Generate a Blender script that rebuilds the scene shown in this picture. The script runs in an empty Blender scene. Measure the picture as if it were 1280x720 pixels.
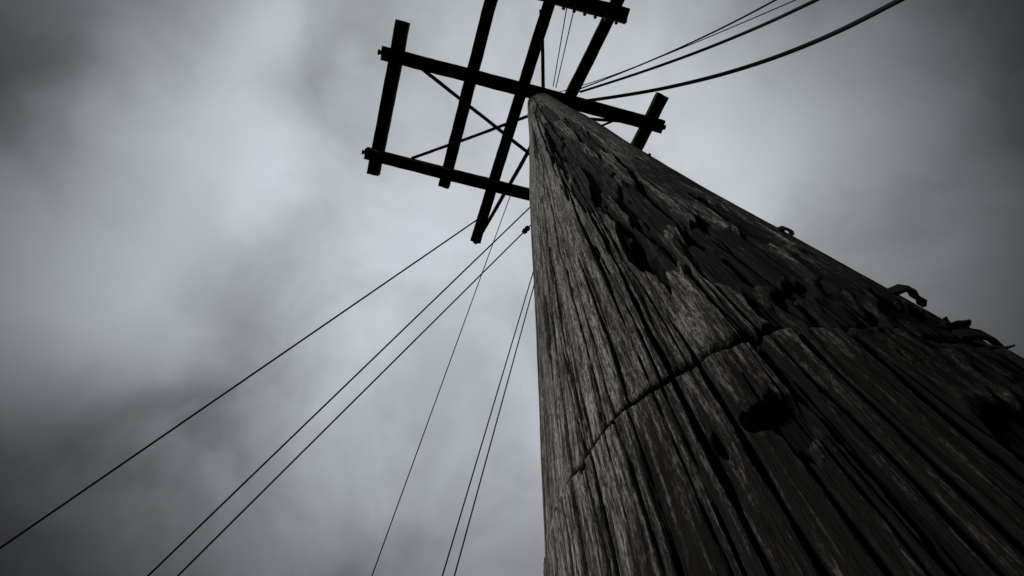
import bpy, math, random
import numpy as np
from mathutils import Vector, Matrix
random.seed(7); rng=np.random.RandomState(11)
sc=bpy.context.scene
sc.view_settings.view_transform='Standard'
try: sc.view_settings.look='None'
except Exception: pass
sc.view_settings.exposure=0
CAMH=1.5
COL=sc.collection

# ------------------------------------------------------------------ camera
t=math.radians(20.8); ro=math.radians(2.33)
F=Vector((0,math.sin(t),math.cos(t)));U=Vector((0,-math.cos(t),math.sin(t)));R=Vector((1,0,0))
Rr=math.cos(ro)*R+math.sin(ro)*U; Ur=math.cos(ro)*U-math.sin(ro)*R
cd=bpy.data.cameras.new("camera"); cam=bpy.data.objects.new("camera",cd); COL.objects.link(cam)
M=Matrix((Rr,Ur,-F)).transposed().to_4x4(); M.translation=Vector((0,0,CAMH))
cam.matrix_world=M
cd.sensor_width=36; cd.lens=20.0; cd.clip_start=0.01; cd.clip_end=5000
sc.camera=cam

# ------------------------------------------------------------------ node helpers
class NT:
    def __init__(s,nt): s.nt=nt
    def n(s,ty,**k):
        nd=s.nt.nodes.new(ty)
        for a,b in k.items(): setattr(nd,a,b)
        return nd
    def l(s,a,b): s.nt.links.new(a,b)
    def setin(s,sock,v):
        if isinstance(v,bpy.types.NodeSocket): s.l(v,sock)
        else: sock.default_value=v
    def math(s,op,a,b=0.0,c=None,clamp=False):
        nd=s.n('ShaderNodeMath',operation=op,use_clamp=clamp)
        s.setin(nd.inputs[0],a); s.setin(nd.inputs[1],b)
        if c is not None: s.setin(nd.inputs[2],c)
        return nd.outputs[0]
    def vmath(s,op,a,b=None,scale=None):
        nd=s.n('ShaderNodeVectorMath',operation=op)
        s.setin(nd.inputs[0],a)
        if b is not None: s.setin(nd.inputs[1],b)
        if scale is not None: s.setin(nd.inputs['Scale'],scale)
        return nd.outputs['Value'] if op in('DISTANCE','LENGTH','DOT_PRODUCT') else nd.outputs[0]
    def mapr(s,v,a,b,c,d,smooth=True):
        nd=s.n('ShaderNodeMapRange'); nd.interpolation_type='SMOOTHSTEP' if smooth else 'LINEAR'
        s.setin(nd.inputs[0],v)
        for i,x in enumerate((a,b,c,d)): nd.inputs[i+1].default_value=x
        return nd.outputs[0]
    def noise(s,vec,scale,detail=4,rough=.55,col=False):
        nd=s.n('ShaderNodeTexNoise'); s.setin(nd.inputs['Vector'],vec)
        nd.inputs['Scale'].default_value=scale; nd.inputs['Detail'].default_value=detail; nd.inputs['Roughness'].default_value=rough
        return nd.outputs['Color'] if col else nd.outputs[0]
    def mix(s,f,a,b):
        nd=s.n('ShaderNodeMix',data_type='RGBA'); s.setin(nd.inputs[0],f); s.setin(nd.inputs[6],a); s.setin(nd.inputs[7],b)
        return nd.outputs[2]
def newmat(name):
    m=bpy.data.materials.new(name); m.use_nodes=True
    nt=NT(m.node_tree); b=m.node_tree.nodes['Principled BSDF']; return m,nt,b

# ------------------------------------------------------------------ world : storm clouds over a Nishita sky, vignette darkening added
SUN_AZ=math.radians(200)      # direction (math angle) where the bright side is
SUN_EL=math.radians(38)
w=bpy.data.worlds.new("World"); sc.world=w; w.use_nodes=True; W=NT(w.node_tree)
try:
    w.cycles.sampling_method='MANUAL'; w.cycles.sample_map_resolution=256
except Exception: pass
for nd in list(w.node_tree.nodes): w.node_tree.nodes.remove(nd)
wo=W.n('ShaderNodeOutputWorld'); bg=W.n('ShaderNodeBackground'); bg.inputs[1].default_value=0.1
W.l(bg.outputs[0],wo.inputs[0])
sky=W.n('ShaderNodeTexSky'); sky.sky_type='NISHITA'; sky.sun_disc=False
sky.sun_elevation=SUN_EL; sky.sun_rotation=math.radians(90)-SUN_AZ
tc=W.n('ShaderNodeTexCoord'); d0=tc.outputs['Generated']
nz=W.noise(d0,2.3,4,.46,col=True)
nz=W.vmath('SUBTRACT',nz,(.5,.5,.5)); nz=W.vmath('SCALE',nz,scale=0.5)
dw=W.vmath('ADD',d0,nz)
nz2=W.vmath('SCALE',nz,scale=0.2); dw2=W.vmath('ADD',d0,nz2)
nz3=W.vmath('SCALE',nz,scale=0.85); dw3=W.vmath('ADD',d0,nz3)
def lobe(x,y,rad,amp,vec=None):
    dv=Vector((x,y,1)).normalized()
    ds=W.vmath('DISTANCE',vec or dw3,tuple(dv))
    return W.mapr(ds,0,rad,amp,0)
terms=[lobe(-.54,.15,.23,.40),lobe(-.45,-.08,.20,.36),lobe(-.93,.42,.32,.70),lobe(-.12,.40,.42,.14),
       lobe(.48,.13,.50,.15),lobe(-.07,.05,.28,.08),lobe(-.26,.02,.17,-.14),lobe(-.72,.14,.22,-.20),
       lobe(-.72,.72,.34,-.16),lobe(-.836,-.076,.40,-.20),lobe(-1.18,1.16,.45,-.16),lobe(.78,-.133,.48,-.24),lobe(.0,-.30,.32,-.16),lobe(-.3,1.1,.40,-.10)]  # the corner lobes add vignette darkening to the cloud layout
s=terms[0]
for x in terms[1:]: s=W.math('ADD',s,x)
fine=W.noise(dw,2.9,5,.50)
fine=W.mapr(fine,.30,.70,-.14,.15)
s=W.math('ADD',s,fine); s=W.math('ADD',s,.42)
s=W.math('SMOOTH_MAX',s,.10,.20)
dc=Vector((-.05,.27,1)).normalized()
env=W.vmath('DISTANCE',dw2,tuple(dc)); env=W.mapr(env,.28,.88,1.0,.03)  # vignette falloff put into the sky colour
rad=W.math('SUBTRACT',1.0,W.math('EXPONENT',W.math('MULTIPLY',s,-1.35)))   # soft shoulder of thick cloud
rad=W.math('MULTIPLY',rad,env)
rad=W.math('MULTIPLY',rad,11.2)
cc=W.n('ShaderNodeCombineColor'); 
W.setin(cc.inputs[0],W.math('MULTIPLY',rad,.935)); W.setin(cc.inputs[1],W.math('MULTIPLY',rad,.995)); W.setin(cc.inputs[2],W.math('MULTIPLY',rad,1.07))
skyd=W.vmath('SCALE',sky.outputs[0],scale=.2)
fin=W.mix(.98,skyd,cc.outputs[0])
W.l(fin,bg.inputs[0])

# sun (diffused by overcast)
sd=bpy.data.lights.new("sun",'SUN'); sd.energy=1.5; sd.angle=math.radians(12); sd.color=(1,.975,.94)
so=bpy.data.objects.new("sun",sd); COL.objects.link(so)
sdir=Vector((math.cos(SUN_EL)*math.cos(SUN_AZ),math.cos(SUN_EL)*math.sin(SUN_AZ),math.sin(SUN_EL)))
so.rotation_euler=sdir.to_track_quat('Z','Y').to_euler(); so.location=(-4,-4,12)

# ------------------------------------------------------------------ materials
m_pole,N,b=newmat("weathered_pole_wood")
tcx=N.n('ShaderNodeTexCoord'); ob=tcx.outputs['Object']
def stretch(z): 
    mp=N.n('ShaderNodeMapping'); N.l(ob,mp.inputs[0]); mp.inputs['Scale'].default_value=(1,1,z); return mp.outputs[0]
cav=N.n('ShaderNodeAttribute',attribute_name='cav').outputs['Fac']
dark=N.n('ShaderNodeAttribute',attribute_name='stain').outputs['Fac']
g1=N.noise(stretch(.05),240,5,.72); g2=N.noise(stretch(.08),800,2,.65); g3=N.noise(stretch(.2),12,3,.6); g4=N.noise(stretch(.35),520,2,.75)
base=N.mix(N.mapr(g1,.38,.62,0,1),(.11,.103,.092,1),(.50,.48,.44,1))
base=N.mix(N.mapr(g3,.40,.60,0,.55),base,(.17,.158,.138,1))
base=N.mix(N.mapr(g2,.42,.51,.8,0),base,(.02,.018,.016,1))
base=N.mix(N.mapr(g4,.53,.62,0,.55),base,(.028,.025,.023,1))
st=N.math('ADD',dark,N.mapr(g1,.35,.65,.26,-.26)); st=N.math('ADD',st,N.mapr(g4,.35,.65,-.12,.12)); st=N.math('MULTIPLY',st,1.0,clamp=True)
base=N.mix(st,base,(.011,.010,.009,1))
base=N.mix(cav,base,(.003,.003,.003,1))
N.l(base,b.inputs['Base Color'])
N.setin(b.inputs['Roughness'],N.mapr(g1,.3,.7,.95,.72)); b.inputs['Specular IOR Level'].default_value=.15
bm=N.n('ShaderNodeBump'); bm.inputs['Strength'].default_value=1.0; bm.inputs['Distance'].default_value=.0018
hh=N.math('ADD',g1,N.math('MULTIPLY',g2,.5)); hh=N.math('ADD',hh,N.math('MULTIPLY',g4,-.4))
N.l(hh,bm.inputs['Height']); N.l(bm.outputs[0],b.inputs['Normal'])

m_beam,N,b=newmat("creosoted_timber")
ob=N.n('ShaderNodeTexCoord').outputs['Object']
mp=N.n('ShaderNodeMapping'); N.l(ob,mp.inputs[0]); mp.inputs['Scale'].default_value=(.06,1,1)
g=N.noise(mp.outputs[0],120,3,.6)
N.l(N.mix(N.mapr(g,.35,.65,0,1),(.006,.0055,.005,1),(.018,.017,.015,1)),b.inputs['Base Color']); b.inputs['Roughness'].default_value=.9; b.inputs['Specular IOR Level'].default_value=.1
bm=N.n('ShaderNodeBump'); bm.inputs['Distance'].default_value=.004; N.l(g,bm.inputs['Height']); N.l(bm.outputs[0],b.inputs['Normal'])
m_iron,N,b=newmat("rusted_iron")
g=N.noise(N.n('ShaderNodeTexCoord').outputs['Object'],60,3,.6)
N.l(N.mix(g,(.006,.0055,.005,1),(.02,.017,.015,1)),b.inputs['Base Color']); b.inputs['Roughness'].default_value=.85; b.inputs['Specular IOR Level'].default_value=.15
m_wire,N,b=newmat("weathered_cable")
g=N.noise(N.n('ShaderNodeTexCoord').outputs['Object'],30,2,.6)
N.l(N.mix(g,(.008,.008,.008,1),(.022,.022,.023,1)),b.inputs['Base Color']); b.inputs['Roughness'].default_value=.8; b.inputs['Specular IOR Level'].default_value=.2
m_ins,N,b=newmat("glazed_porcelain")
g=N.noise(N.n('ShaderNodeTexCoord').outputs['Object'],20,2,.6)
N.l(N.mix(g,(.03,.018,.012,1),(.06,.035,.022,1)),b.inputs['Base Color']); b.inputs['Roughness'].default_value=.4
m_gr,N,b=newmat("rough_grass")
ob=N.n('ShaderNodeTexCoord').outputs['Object']
g=N.noise(ob,.6,6,.65); g5=N.noise(ob,14,5,.7)
c=N.mix(N.mapr(g,.35,.65,0,1),(.035,.045,.018,1),(.09,.085,.045,1)); c=N.mix(N.mapr(g5,.4,.7,0,.6),c,(.05,.04,.028,1))
N.l(c,b.inputs['Base Color']); b.inputs['Roughness'].default_value=.95
bm=N.n('ShaderNodeBump'); bm.inputs['Distance'].default_value=.05; N.l(g5,bm.inputs['Height']); N.l(bm.outputs[0],b.inputs['Normal'])

# ------------------------------------------------------------------ ground
me=bpy.data.meshes.new("ground"); S=1500
xs=np.concatenate([-np.geomspace(S,1,22),[0],np.geomspace(1,S,22)])
n=len(xs); vs=[(x,y,0.0 if abs(x)<3 and abs(y)<3 else -0.02+.05*math.sin(x*.7)*math.cos(y*.9)*min(1,(abs(x)+abs(y))/30)) for y in xs for x in xs]
fs=[(j*n+i,j*n+i+1,(j+1)*n+i+1,(j+1)*n+i) for j in range(n-1) for i in range(n-1)]
me.from_pydata(vs,[],fs); me.materials.append(m_gr); g=bpy.data.objects.new("ground",me); COL.objects.link(g)

# ------------------------------------------------------------------ pole
root=bpy.data.objects.new("utility_pole",None); COL.objects.link(root)
PX,PY=.2317,.337; R0=.2; HA=23.5; TOP=6.44
def prad(z): return R0*(1-z/HA)
tabs={}
def vn(px,pz,nx,fz,off=0.0):
    """value noise, periodic in px (0..1), px*nx cells, pz*fz cells"""
    key=(nx,fz,off)
    if key not in tabs: tabs[key]=np.random.RandomState(int(nx*7919+fz*977+off*131)%100003).rand(256,nx).astype(np.float32)
    T=tabs[key]
    x=px*nx; y=pz*fz+off+100
    xi=np.floor(x).astype(np.int32); yi=np.floor(y).astype(np.int32); fx=(x-xi).astype(np.float32); fy=(y-yi).astype(np.float32)
    fx=fx*fx*(3-2*fx); fy=fy*fy*(3-2*fy)
    x0=xi%nx; x1=(xi+1)%nx; y0=yi%256; y1=(yi+1)%256
    return (T[y0,x0]*(1-fx)+T[y0,x1]*fx)*(1-fy)+(T[y1,x0]*(1-fx)+T[y1,x1]*fx)*fy-.5
def ss(x,a,b):
    q=np.clip((x-a)/(b-a),0,1); return q*q*(3-2*q)
phi=np.concatenate([np.linspace(168,302,780,endpoint=False),np.linspace(302,528,170,endpoint=False)])
zs=[-CAMH-.3]
while zs[-1]<.06: zs.append(zs[-1]+.02)
while zs[-1]<TOP:
    z=zs[-1]; zs.append(z+min(.018,max(.0010,.0060*(z*z+.01))))
zs=np.array(zs); zs[-1]=TOP
PH,Z=np.meshgrid(phi,zs)      # rows=z
PH=PH.astype(np.float32); Z=Z.astype(np.float32)
px=(PH%360)/360.0
a=PH%360
warp=vn(px,Z,7,1.3)*.008+vn(px,Z,16,4)*.002+Z*.006
gx=px+warp
disp=vn(px,Z,5,.8)*.012+vn(px,Z,14,2.2)*.005
disp=disp+vn(gx,Z,150,4,1)*.0014+vn(gx,Z,360,9,2)*.0012+vn(gx,Z,640,25,3)*.0006
cavm=np.zeros_like(Z)
stainP=np.zeros_like(Z)
# peeled / charred patches with ragged edges running along the grain
rag=vn(gx,Z,40,2.0,80)*.9+vn(gx,Z,110,4.5,81)*.75+vn(gx,Z,300,16,82)*.35
rr_=np.abs(vn(gx,Z,240,7,83))*2; rr3=vn(gx,Z,130,7,84)
def patch(pc,zc,wd,hh,depth,st=1.0):
    global disp,cavm,stainP
    q=np.sqrt(((a-pc)/wd)**2+(np.log(np.maximum(Z,.02)/zc)/hh)**2)
    m=1-ss(q+rag*.65,.80,.90)
    disp=disp-m*(depth+.0018*rr_-.0015*rr3)
    lip=np.exp(-((q+rag*.65-.97)/.06)**2); disp=disp+lip*.0012
    stainP=np.maximum(stainP,m*st*(1.05-.40*rr_)); cavm=np.maximum(cavm,m*ss(rr3,-.15,.25)*.8*st)
for p_ in [(242,1.10,16,.46,.006),(252,.78,10,.26,.006),(262,.50,11,.26,.006),(231,1.85,11,.38,.008),(255,1.7,9,.42,.006),(266,.36,12,.14,.005),(240,.60,7,.18,.009),
           (280,.32,12,.26,.004),(275,.62,8,.30,.004),(243,3.0,12,.35,.008),(225,3.6,8,.25,.008,.8),(206,2.3,5,.25,.004,.7),
           (196,.62,3,.16,.002,.7),(274,.19,12,.28,.004,1)]:
    patch(*p_)
# drying checks
GX=gx*360
MM=math.radians(1)*R0*1000
def crack(pc,z0,z1,wmm,depth,mean=1.0,seed=0):
    i0=np.searchsorted(zs,z0); i1=np.searchsorted(zs,z1)
    if i1-i0<3: return
    zz=zs[i0:i1]; o0=zz*0
    q=(zz-z0)/(z1-z0)
    path=pc+mean*(vn(o0+(seed*.017)%1,zz,64,5,20)*1.6+vn(o0+(seed*.013)%1,zz,64,22,21)*.5)
    tap=np.clip(np.minimum(q,1-q)*5,0,1)**.6*(.8+.8*vn(o0+(seed*.019)%1,zz,64,30,22))
    ww=np.maximum(wmm*tap,.05)[:,None]; tap=tap[:,None]
    cmask=np.abs((GX[(i0+i1)//2]-pc+180)%360-180)<12
    ci=np.nonzero(cmask)[0]
    if len(ci)==0: return
    sub=np.ix_(np.arange(i0,i1),ci)
    dd=(GX[sub]-path[:,None]+180)%360-180
    v=np.clip(1-np.abs(dd)*MM/ww,0,1)**.5
    disp[sub]-=v*depth*tap
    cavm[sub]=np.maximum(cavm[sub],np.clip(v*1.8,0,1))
sd_=0
for i in range(300):
    sd_+=1; pc=rng.uniform(0,360); z0=rng.uniform(.05,1.0)**1.4*1.6; L=rng.uniform(.08,.7)*(1+z0)
    crack(pc,z0,z0+L,rng.uniform(.6,1.6),rng.uniform(.002,.006),.8,sd_)
for i in range(80):
    sd_+=1; pc=rng.uniform(0,360); z0=rng.uniform(.9,5.5); crack(pc,z0,z0+rng.uniform(.6,2.5),rng.uniform(2,5.5),.009,1,sd_)
for i in range(40):
    sd_+=1; pc=rng.uniform(0,360); z0=rng.uniform(-1.7,-.2); crack(pc,z0,z0+rng.uniform(.4,1.8),rng.uniform(1.5,4),.007,1,sd_)
for pc,z0,z1,wm,dp in [(198,.1,1.8,1.6,.008),(206,.14,.95,2.0,.010),(214,.3,2.4,2.2,.010),(221,.08,.7,2.2,.010),(227,.36,1.9,2.6,.012),
        (232,.05,.9,2.4,.012),(238,.07,.42,2.4,.010),(248,.05,.9,3.0,.013),(255,.05,.4,2.6,.012),(190,.2,1.2,1.6,.007),(262,.05,.6,3,.013),(224,1.2,4.5,6,.014),(209,1.5,5,6,.012),(240,1.6,6,8,.016),(243,.05,.3,2,.01)]:
    sd_+=1; crack(pc,z0,z1,wm,dp,1,sd_)
def gouge(pts,depth,rg=1.0):
    global disp,cavm
    zz=zs; pc=np.interp(zz,[p[0] for p in pts],[p[1] for p in pts]); wd=np.interp(zz,[p[0] for p in pts],[p[2] for p in pts],left=0,right=0)
    wob=(vn(Z*0,Z,64,14,30)*3+vn(Z*0+.3,Z,64,60,31)*1.0)
    dd=(a-(pc[:,None]+wob))*MM
    ww=np.maximum(wd[:,None]*(1+rg*(.7*vn(gx,Z,70,6,32)+.6*vn(gx,Z,200,14,33))),.05)
    v=ss(1-np.abs(dd)/ww,0,.4)*(wd[:,None]>.2)
    disp=disp-v*depth; cavm=np.maximum(cavm,np.clip(v*1.4,0,1))
gouge([(.44,240,0),(.50,240,6),(.56,240,14),(.62,240,9),(.75,239,8),(.9,236,12),(1.05,240,15),(1.2,239,12),(1.5,232,11),(1.8,227,12),(2.1,226,7),(2.5,226,0)],.016)
gouge([(.30,262,0),(.36,260,5),(.45,258,8),(.6,256,7),(.9,258,6),(1.4,262,6),(2.2,262,0)],.010,1.2)
def knot(pc,zc,wd,hh,depth,rim):
    global disp,cavm
    dx=(a-pc)*math.radians(1)*R0; dz=(Z-zc)
    q=np.sqrt((dx/wd)**2+(dz/hh)**2)*(1+1.0*vn(gx,Z,90,14,40)+.9*vn(gx,Z,260,36,41))
    m=1-ss(q,.6,1.0); disp=disp-m*depth; disp=disp+rim*np.exp(-((q-1.25)/.28)**2)
    cavm=np.maximum(cavm,m)
knot(241,.256,.022,.015,.010,.0006); knot(213,.352,.003,.014,.006,.0006); knot(226,.64,.004,.02,.008,.001)
# split ring that runs round the pole
zr=.325+vn(px,Z*0,9,1,50)*.03+vn(px,Z*0,40,1,51)*.010+vn(px,Z*0,130,1,53)*.004
dzr=(Z-zr); wr=(.0034+.0026*ss(a,215,240))
gm=np.exp(-(dzr/wr)**2)*np.clip(1.0+1.1*vn(px,Z,36,3,52),.2,1.3)
lower=ss(-dzr,-.001,.002)
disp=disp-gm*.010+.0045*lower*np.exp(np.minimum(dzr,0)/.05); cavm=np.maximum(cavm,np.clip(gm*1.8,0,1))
disp=disp+.05*np.exp(-(np.maximum(Z,-CAMH-.3)+CAMH)/.25)*(Z<0)
# painted shade : vignette on lower butt, shadow-side flank; plus runs of creosote
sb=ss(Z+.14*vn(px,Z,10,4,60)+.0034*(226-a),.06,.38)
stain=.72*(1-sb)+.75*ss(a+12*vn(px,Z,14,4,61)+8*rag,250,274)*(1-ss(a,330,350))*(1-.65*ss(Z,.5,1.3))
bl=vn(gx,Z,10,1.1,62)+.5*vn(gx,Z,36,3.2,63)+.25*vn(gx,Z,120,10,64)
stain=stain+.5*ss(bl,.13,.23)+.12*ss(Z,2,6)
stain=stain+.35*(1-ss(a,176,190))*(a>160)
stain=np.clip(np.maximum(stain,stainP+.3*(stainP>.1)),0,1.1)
RR=prad(Z)+disp
X=RR*np.cos(np.radians(PH)); Y=RR*np.sin(np.radians(PH))
nr,nc=Z.shape
co=np.stack([X,Y,Z+CAMH],-1).reshape(-1,3).astype(np.float32)
co[-nc:,2]+= (vn(px[-1],Z[-1]*0,60,1,70)*.05+vn(px[-1],Z[-1]*0,25,1,71)*.06)
co=np.vstack([co,[[0,0,TOP+CAMH-.01]]]).astype(np.float32)
j=np.arange(nr-1)[:,None]*nc; i=np.arange(nc)[None,:]; i2=(i+1)%nc
q=np.stack([j+i,j+i2,j+nc+i2,j+nc+i],-1).reshape(-1,4)
tri=np.stack([(nr-1)*nc+np.arange(nc),(nr-1)*nc+(np.arange(nc)+1)%nc,np.full(nc,nr*nc)],-1)
me=bpy.data.meshes.new("pole_shaft"); me.vertices.add(len(co)); me.vertices.foreach_set('co',co.ravel())
lv=np.concatenate([q.ravel(),tri.ravel()]).astype(np.int32); me.loops.add(len(lv)); me.loops.foreach_set('vertex_index',lv)
ls=np.concatenate([np.arange(len(q))*4,len(q)*4+np.arange(len(tri))*3]).astype(np.int32)
me.polygons.add(len(ls)); me.polygons.foreach_set('loop_start',ls)
me.update(calc_edges=True)
me.polygons.foreach_set('use_smooth',np.ones(len(me.polygons),bool))
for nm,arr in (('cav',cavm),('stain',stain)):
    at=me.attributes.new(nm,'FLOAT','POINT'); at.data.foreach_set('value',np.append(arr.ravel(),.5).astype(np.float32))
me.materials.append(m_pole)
shaft=bpy.data.objects.new("pole_shaft",me); COL.objects.link(shaft); shaft.location=(PX,PY,0); shaft.parent=root

# ------------------------------------------------------------------ timber framing
def child(o): 
    COL.objects.link(o); o.parent=root; return o
def beam(name,p0,p1,wd,ht,seed=0,mat=None):
    p0=Vector(p0);p1=Vector(p1); L=(p1-p0).length; rn=random.Random(seed)
    ns=max(8,int(L/.05)); prof=[(-.5,-.46),(-.46,-.5),(-.1,-.5),(.15,-.495),(.46,-.5),(.5,-.46),(.5,.1),(.5,.46),(.46,.5),(0,.5),(-.46,.5),(-.5,.46),(-.5,0)]
    vs=[];k=len(prof); bow=rn.uniform(-.008,.008); tw=rn.uniform(-.03,.03)
    ph=[rn.uniform(0,6) for _ in range(6)]
    for s_ in range(ns+1):
        q=s_/ns; x=q*L
        for c_,(y,z) in enumerate(prof):
            j_=.0012*math.sin(x*9+ph[0]+c_)+.001*math.sin(x*23+ph[1]+c_*2.1)+rn.uniform(-.001,.001)
            yy=y*wd*(1+.01*math.sin(x*3+ph[2]))+j_+bow*math.sin(q*math.pi); zz=z*ht+j_*.6
            e=0
            if s_ in(0,ns): e=rn.uniform(-.005,.005)
            vs.append((x+e,yy*math.cos(tw*q)-zz*math.sin(tw*q),yy*math.sin(tw*q)+zz*math.cos(tw*q)))
    fs=[(s_*k+c_,s_*k+(c_+1)%k,(s_+1)*k+(c_+1)%k,(s_+1)*k+c_) for s_ in range(ns) for c_ in range(k)]
    fs.append(tuple(range(k))[::-1]); fs.append(tuple(ns*k+c_ for c_ in range(k)))
    me=bpy.data.meshes.new(name); me.from_pydata(vs,[],fs); me.materials.append(mat or m_beam)
    o=bpy.data.objects.new(name,me)
    dx=(p1-p0).normalized(); dy=Vector((0,0,1)).cross(dx).normalized(); dz=dx.cross(dy)
    mm=Matrix((dx,dy,dz)).transposed().to_4x4(); mm.translation=p0; o.matrix_world=mm
    return child(o)
def H(x,y,z): return (x,y,z+CAMH)
ZA=6.40; ZC=6.535; k_=ZC/6.4
beam("crossarm_1",H(-1.45,-.13,ZA),H(1.555,.495,ZA),.14,.13,1)
beam("crossarm_2",H(-1.68,.902,ZA),H(1.35,1.532,ZA),.12,.125,2)
beam("crossarm_3",H(-.75,-.942,ZA),H(1.06,-.568,ZA),.14,.125,3)
def C(n,p0,p1,wd,sd): beam(n,H(p0[0]*k_,p0[1]*k_,ZC),H(p1[0]*k_,p1[1]*k_,ZC),wd,.12,sd)
C("stringer_1",(-1.226,-.44),(-1.606,1.13),.135,4)
C("stringer_2",(-.25,-.97),(-.817,1.24),.125,5)
C("stringer_3",(.31,-.84),(-.447,1.865),.125,6)
C("stringer_4",(.99,-.82),(.25,.86),.125,7)
C("stringer_5",(1.515,.17),(1.03,1.38),.13,8)
def strut(n,p0,p1,w_=.03,h_=.02,sd=0): beam(n,H(*p0),H(*p1),w_,h_,sd,m_iron)
strut("brace_1",(-1.156,.927,6.32),(.14,.40,6.1))
strut("brace_2",(-1.03,.005,6.31),(.95,1.42,6.31),.036,.02,1)
strut("brace_3",(-.395,1.80,6.45),(.27,.47,6.15),.04,.02,2)
strut("brace_4",(.18,-.60,6.44),(.235,.14,6.15),.035,.02,3)
strut("brace_5",(1.27,.45,6.32),(.36,.41,6.1),.03,.02,4)
strut("brace_6",(1.16,.38,6.3),(.60,.62,6.2),.02,.02,5)

def lathe(name,prof,loc,axis,mat,seg=20,par=True):
    vs=[];fs=[]
    for r,z in prof:
        for s_ in range(seg):
            an=2*math.pi*s_/seg; vs.append((r*math.cos(an),r*math.sin(an),z))
    for p in range(len(prof)-1):
        for s_ in range(seg): fs.append((p*seg+s_,p*seg+(s_+1)%seg,(p+1)*seg+(s_+1)%seg,(p+1)*seg+s_))
    fs.append(tuple(range(seg))[::-1]); fs.append(tuple((len(prof)-1)*seg+s_ for s_ in range(seg)))
    me=bpy.data.meshes.new(name); me.from_pydata(vs,[],fs); me.materials.append(mat)
    for p in me.polygons: p.use_smooth=len(p.vertices)==4
    o=bpy.data.objects.new(name,me); mm=Vector(axis).to_track_quat('Z','Y').to_matrix().to_4x4(); mm.translation=Vector(loc); o.matrix_world=mm
    return child(o)
INS=[(.012,0),(.012,.05),(.035,.055),(.045,.075),(.028,.09),(.04,.1),(.043,.115),(.022,.13),(.03,.15),(.022,.17),(.005,.175)]
dA=Vector((.979,.204,0)); nA=Vector((-.204,.979,0))
for i_ in range(6):
    p=Vector(H(.42,-.70,ZA-.02))+dA*(.11*i_)
    lathe("insulator_%d"%(i_+1),[(r*.62,z*.62) for r,z in INS],p+Vector((0,0,-.03)),nA*1+Vector((0,0,-.25)),m_ins,14)
BOLT=[(.008,-.10),(.008,-.088),(.03,-.087),(.03,-.080),(.011,-.079),(.011,.16),(.03,.161),(.03,.168),(.008,.17)]
for i_,(x,y) in enumerate([(-1.30,-.10),(-1.57,.925),(-.47,.075),(-.76,1.09),(.02,.17),(-.27,1.19),(.56,.29),(1.42,.465),(.92,-.60),(.27,-.73),(1.08,1.475)]):
    lathe("bolt_%d"%(i_+1),BOLT,H(x,y,ZA),(0,0,1),m_iron,10)
lathe("bolt_end_1",[(.02,0),(.02,.03),(.028,.031),(.028,.045)],H(-1.455,-.131,ZA+.02),(-.979,-.204,.1),m_iron,8)
lathe("bolt_end_2",[(.02,0),(.02,.02),(.026,.021),(.026,.035)],H(-1.685,.90,ZA),(-.979,-.204,0),m_iron,8)
lathe("bolt_end_3",[(.02,0),(.02,.02),(.026,.021),(.026,.04)],H(1.55,.494,ZA),(.979,.204,0),m_iron,8)
lathe("bolt_end_4",[(.018,0),(.018,.02),(.026,.021),(.026,.035)],H(-.452,1.90,ZC),(-.27,.96,0),m_iron,8)

# ------------------------------------------------------------------ hardware and splinters left in the pole
def tube(name,pts,r,mat,parent=root,res=4):
    cu=bpy.data.curves.new(name,'CURVE'); cu.dimensions='3D'; cu.bevel_depth=r; cu.bevel_resolution=res; cu.use_fill_caps=True
    sp=cu.splines.new('NURBS' if len(pts)>2 else 'POLY'); sp.points.add(len(pts)-1)
    for p_,c_ in zip(sp.points,pts): p_.co=(c_[0],c_[1],c_[2],1)
    if len(pts)>2: sp.use_endpoint_u=True; sp.order_u=min(4,len(pts)); sp.resolution_u=12
    cu.materials.append(mat); o=bpy.data.objects.new(name,cu); COL.objects.link(o)
    if parent: o.parent=parent
    return o
def onp(ph,z,out=0.0):
    r=prad(z)+out; a_=math.radians(ph); return Vector((PX+r*math.cos(a_),PY+r*math.sin(a_),z+CAMH))
def chip(name,ph,z,L,wd,th,tilt,seed,mat=m_pole):
    rn=random.Random(seed); o0=onp(ph,z,-.006); nrm=(onp(ph,z,1)-onp(ph,z,0)).normalized(); up=Vector((0,0,1)); tg=up.cross(nrm)
    d=(nrm*math.cos(tilt)+up*math.sin(tilt)).normalized(); e=d.cross(tg).normalized()
    vs=[];n_=9
    for s_ in range(n_):
        q=s_/(n_-1); w2=wd*(1-q**1.4)*(.6+.8*rn.random())+.0004; t2=th*(1-q*.8)*(.7+.6*rn.random())
        c_=o0+d*(L*q)+e*(L*.22*math.sin(q*3.1+seed))+tg*rn.uniform(-.001,.001)
        for (u_,v_) in ((-1,-.3),(-.3,-1),(.8,-.7),(1,.4),(.2,1),(-.8,.6)): vs.append(tuple(c_+tg*(u_*w2)+e*(v_*t2)))
    fs=[(s_*6+c_,s_*6+(c_+1)%6,(s_+1)*6+(c_+1)%6,(s_+1)*6+c_) for s_ in range(n_-1) for c_ in range(6)]+[tuple(range(6)),tuple((n_-1)*6+c_ for c_ in range(6))]
    me=bpy.data.meshes.new(name); me.from_pydata(vs,[],fs); me.materials.append(mat); o=bpy.data.objects.new(name,me); return child(o)
kk=0
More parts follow.
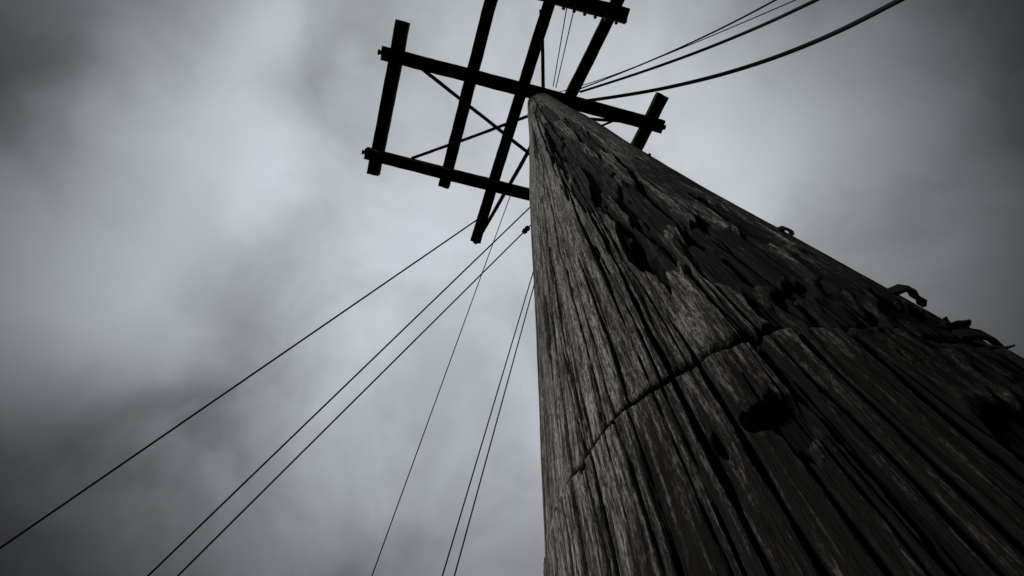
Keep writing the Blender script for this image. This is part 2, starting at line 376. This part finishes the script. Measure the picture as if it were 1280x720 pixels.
for ph,z,L,wd,th,ti in [(289,.348,.018,.012,.005,-.1),(290,.337,.030,.006,.003,-.8),(289,.36,.012,.010,.004,.2),
        (290,.62,.010,.006,.003,.3),(176,.47,.006,.004,.002,.3),(177,.41,.005,.003,.002,-.4),(290,1.3,.008,.008,.003,.5),(290,.425,.013,.009,.004,.0),
        (250,1.0,.010,.005,.003,1.0)]:
    kk+=1; chip("splinter_%d"%kk,ph,z,L,wd,th,ti,kk,m_iron if ph>285 else m_pole)
def strap(name,path,width,th):
    """bent flat iron strip; path = [(phi,z,out)], strip width runs up the pole"""
    P_=[onp(*p_) for p_ in path]; vs=[]; up=Vector((0,0,1)); n_=len(P_)
    for i_,p_ in enumerate(P_):
        d=(P_[min(i_+1,n_-1)]-P_[max(i_-1,0)]).normalized(); e=d.cross(up).normalized(); w_=width*(1 if 0<i_<n_-1 else .75)
        for u_,v_ in ((-.5,-.5),(.5,-.5),(.5,.5),(-.5,.5)): vs.append(tuple(p_+up*(u_*w_)+e*(v_*th)))
    fs=[(i_*4+c_,i_*4+(c_+1)%4,(i_+1)*4+(c_+1)%4,(i_+1)*4+c_) for i_ in range(n_-1) for c_ in range(4)]+[(0,1,2,3),tuple((n_-1)*4+c_ for c_ in range(4))]
    me=bpy.data.meshes.new(name); me.from_pydata(vs,[],fs); me.materials.append(m_iron); return child(bpy.data.objects.new(name,me))
strap("bracket_1",[(286,.41,.000),(288,.412,.004),(289.5,.414,.008),(291,.412,.010),(292.5,.41,.006),(294,.41,.007),(295,.41,.003)],.010,.003)
strap("bracket_2",[(287,.338,.000),(289.5,.337,.005),(291,.334,.007),(293,.331,.005)],.012,.003)
strap("bracket_3",[(287,.61,.000),(288.5,.61,.004),(291,.61,.004),(292,.61,.001)],.010,.003)

# ------------------------------------------------------------------ wires
def P3(x,y,z): return Vector((x*z,y*z,z+CAMH))
def ext(p,q): # carry on straight to the ground
    d=q-p; return p+d*(p.z/(-d.z))
def sagline(p,q,n_=14,s=0.0):
    return [p.lerp(q,i/n_)-Vector((0,0,s*4*(i/n_)*(1-i/n_))) for i in range(n_+1)]
def guy(name,a_,b_,r,s=0.0):
    e=ext(a_,b_); return tube(name,sagline(a_,e,14,s),r,m_wire,None,res=3)
guy("guy_wire",P3(-.058,.244,6.47),P3(-1.160,1.075,3.0),.0085)
guy("guy_wire.001",P3(.045,.2045,6.35),P3(-.830,1.143,3.0),.0075)
g2w=guy("guy_wire.002",P3(.074,.207,6.35),P3(-.759,1.139,2.9),.0070)
guy("guy_wire.003",P3(-.006,.194,6.38),P3(-.300,1.114,3.2),.0045)
guy("guy_wire.004",P3(.070,.207,6.35),P3(-.135,1.105,3.0),.0055)
guy("guy_wire.005",P3(.074,.210,6.35),P3(-.107,1.104,2.9),.0055)
guy("guy_wire.006",Vector(H(.35,.13,6.42)),Vector(H(.403,-.634,5.76)),.005)
guy("guy_wire.007",Vector(H(.38,.14,6.42)),Vector(H(.47,-.62,5.7)),.005)
pa=P3(.074,.207,6.35); pb=P3(-.759,1.139,2.9); dd_=(pb-pa).normalized(); c0=pa+dd_*.62
lathe("strain_insulator",[(.010,-.05),(.025,-.045),(.032,-.02),(.022,0),(.032,.02),(.025,.045),(.010,.05)],c0,dd_,m_ins,14)
def drop(name,pts,r):
    v=[P3(*p) for p in pts]; e=ext(v[-2],v[-1])
    return tube(name,v+[v[-1].lerp(e,.5),e],r,m_wire,None,res=4)
def qz(a_,m_,b_,n_=6):
    out=[]
    for i_ in range(n_+1):
        s_=i_/n_; l0=(s_-.5)*(s_-1)*2; l1=-4*s_*(s_-1); l2=2*s_*(s_-.5)
        out.append(tuple(a_[c_]*l0+m_[c_]*l1+b_[c_]*l2 for c_ in range(3)))
    return out
drop("service_cable",qz((.095,.024,6.45),(.255,-.046,5.4),(.395,-.121,4.5)),.007)
drop("service_cable.001",qz((.100,.027,6.42),(.294,-.045,5.3),(.458,-.123,4.3)),.0125)
drop("service_cable.002",qz((.085,.045,6.3),(.36,-.018,5.0),(.588,-.128,3.8)),.0165)
tube("service_cable.003",[P3(.06,.03,6.4),P3(.2,-.01,5.7),P3(.40,-.105,4.6),ext(P3(.2,-.01,5.7),P3(.40,-.105,4.6))],.004,m_wire,None)
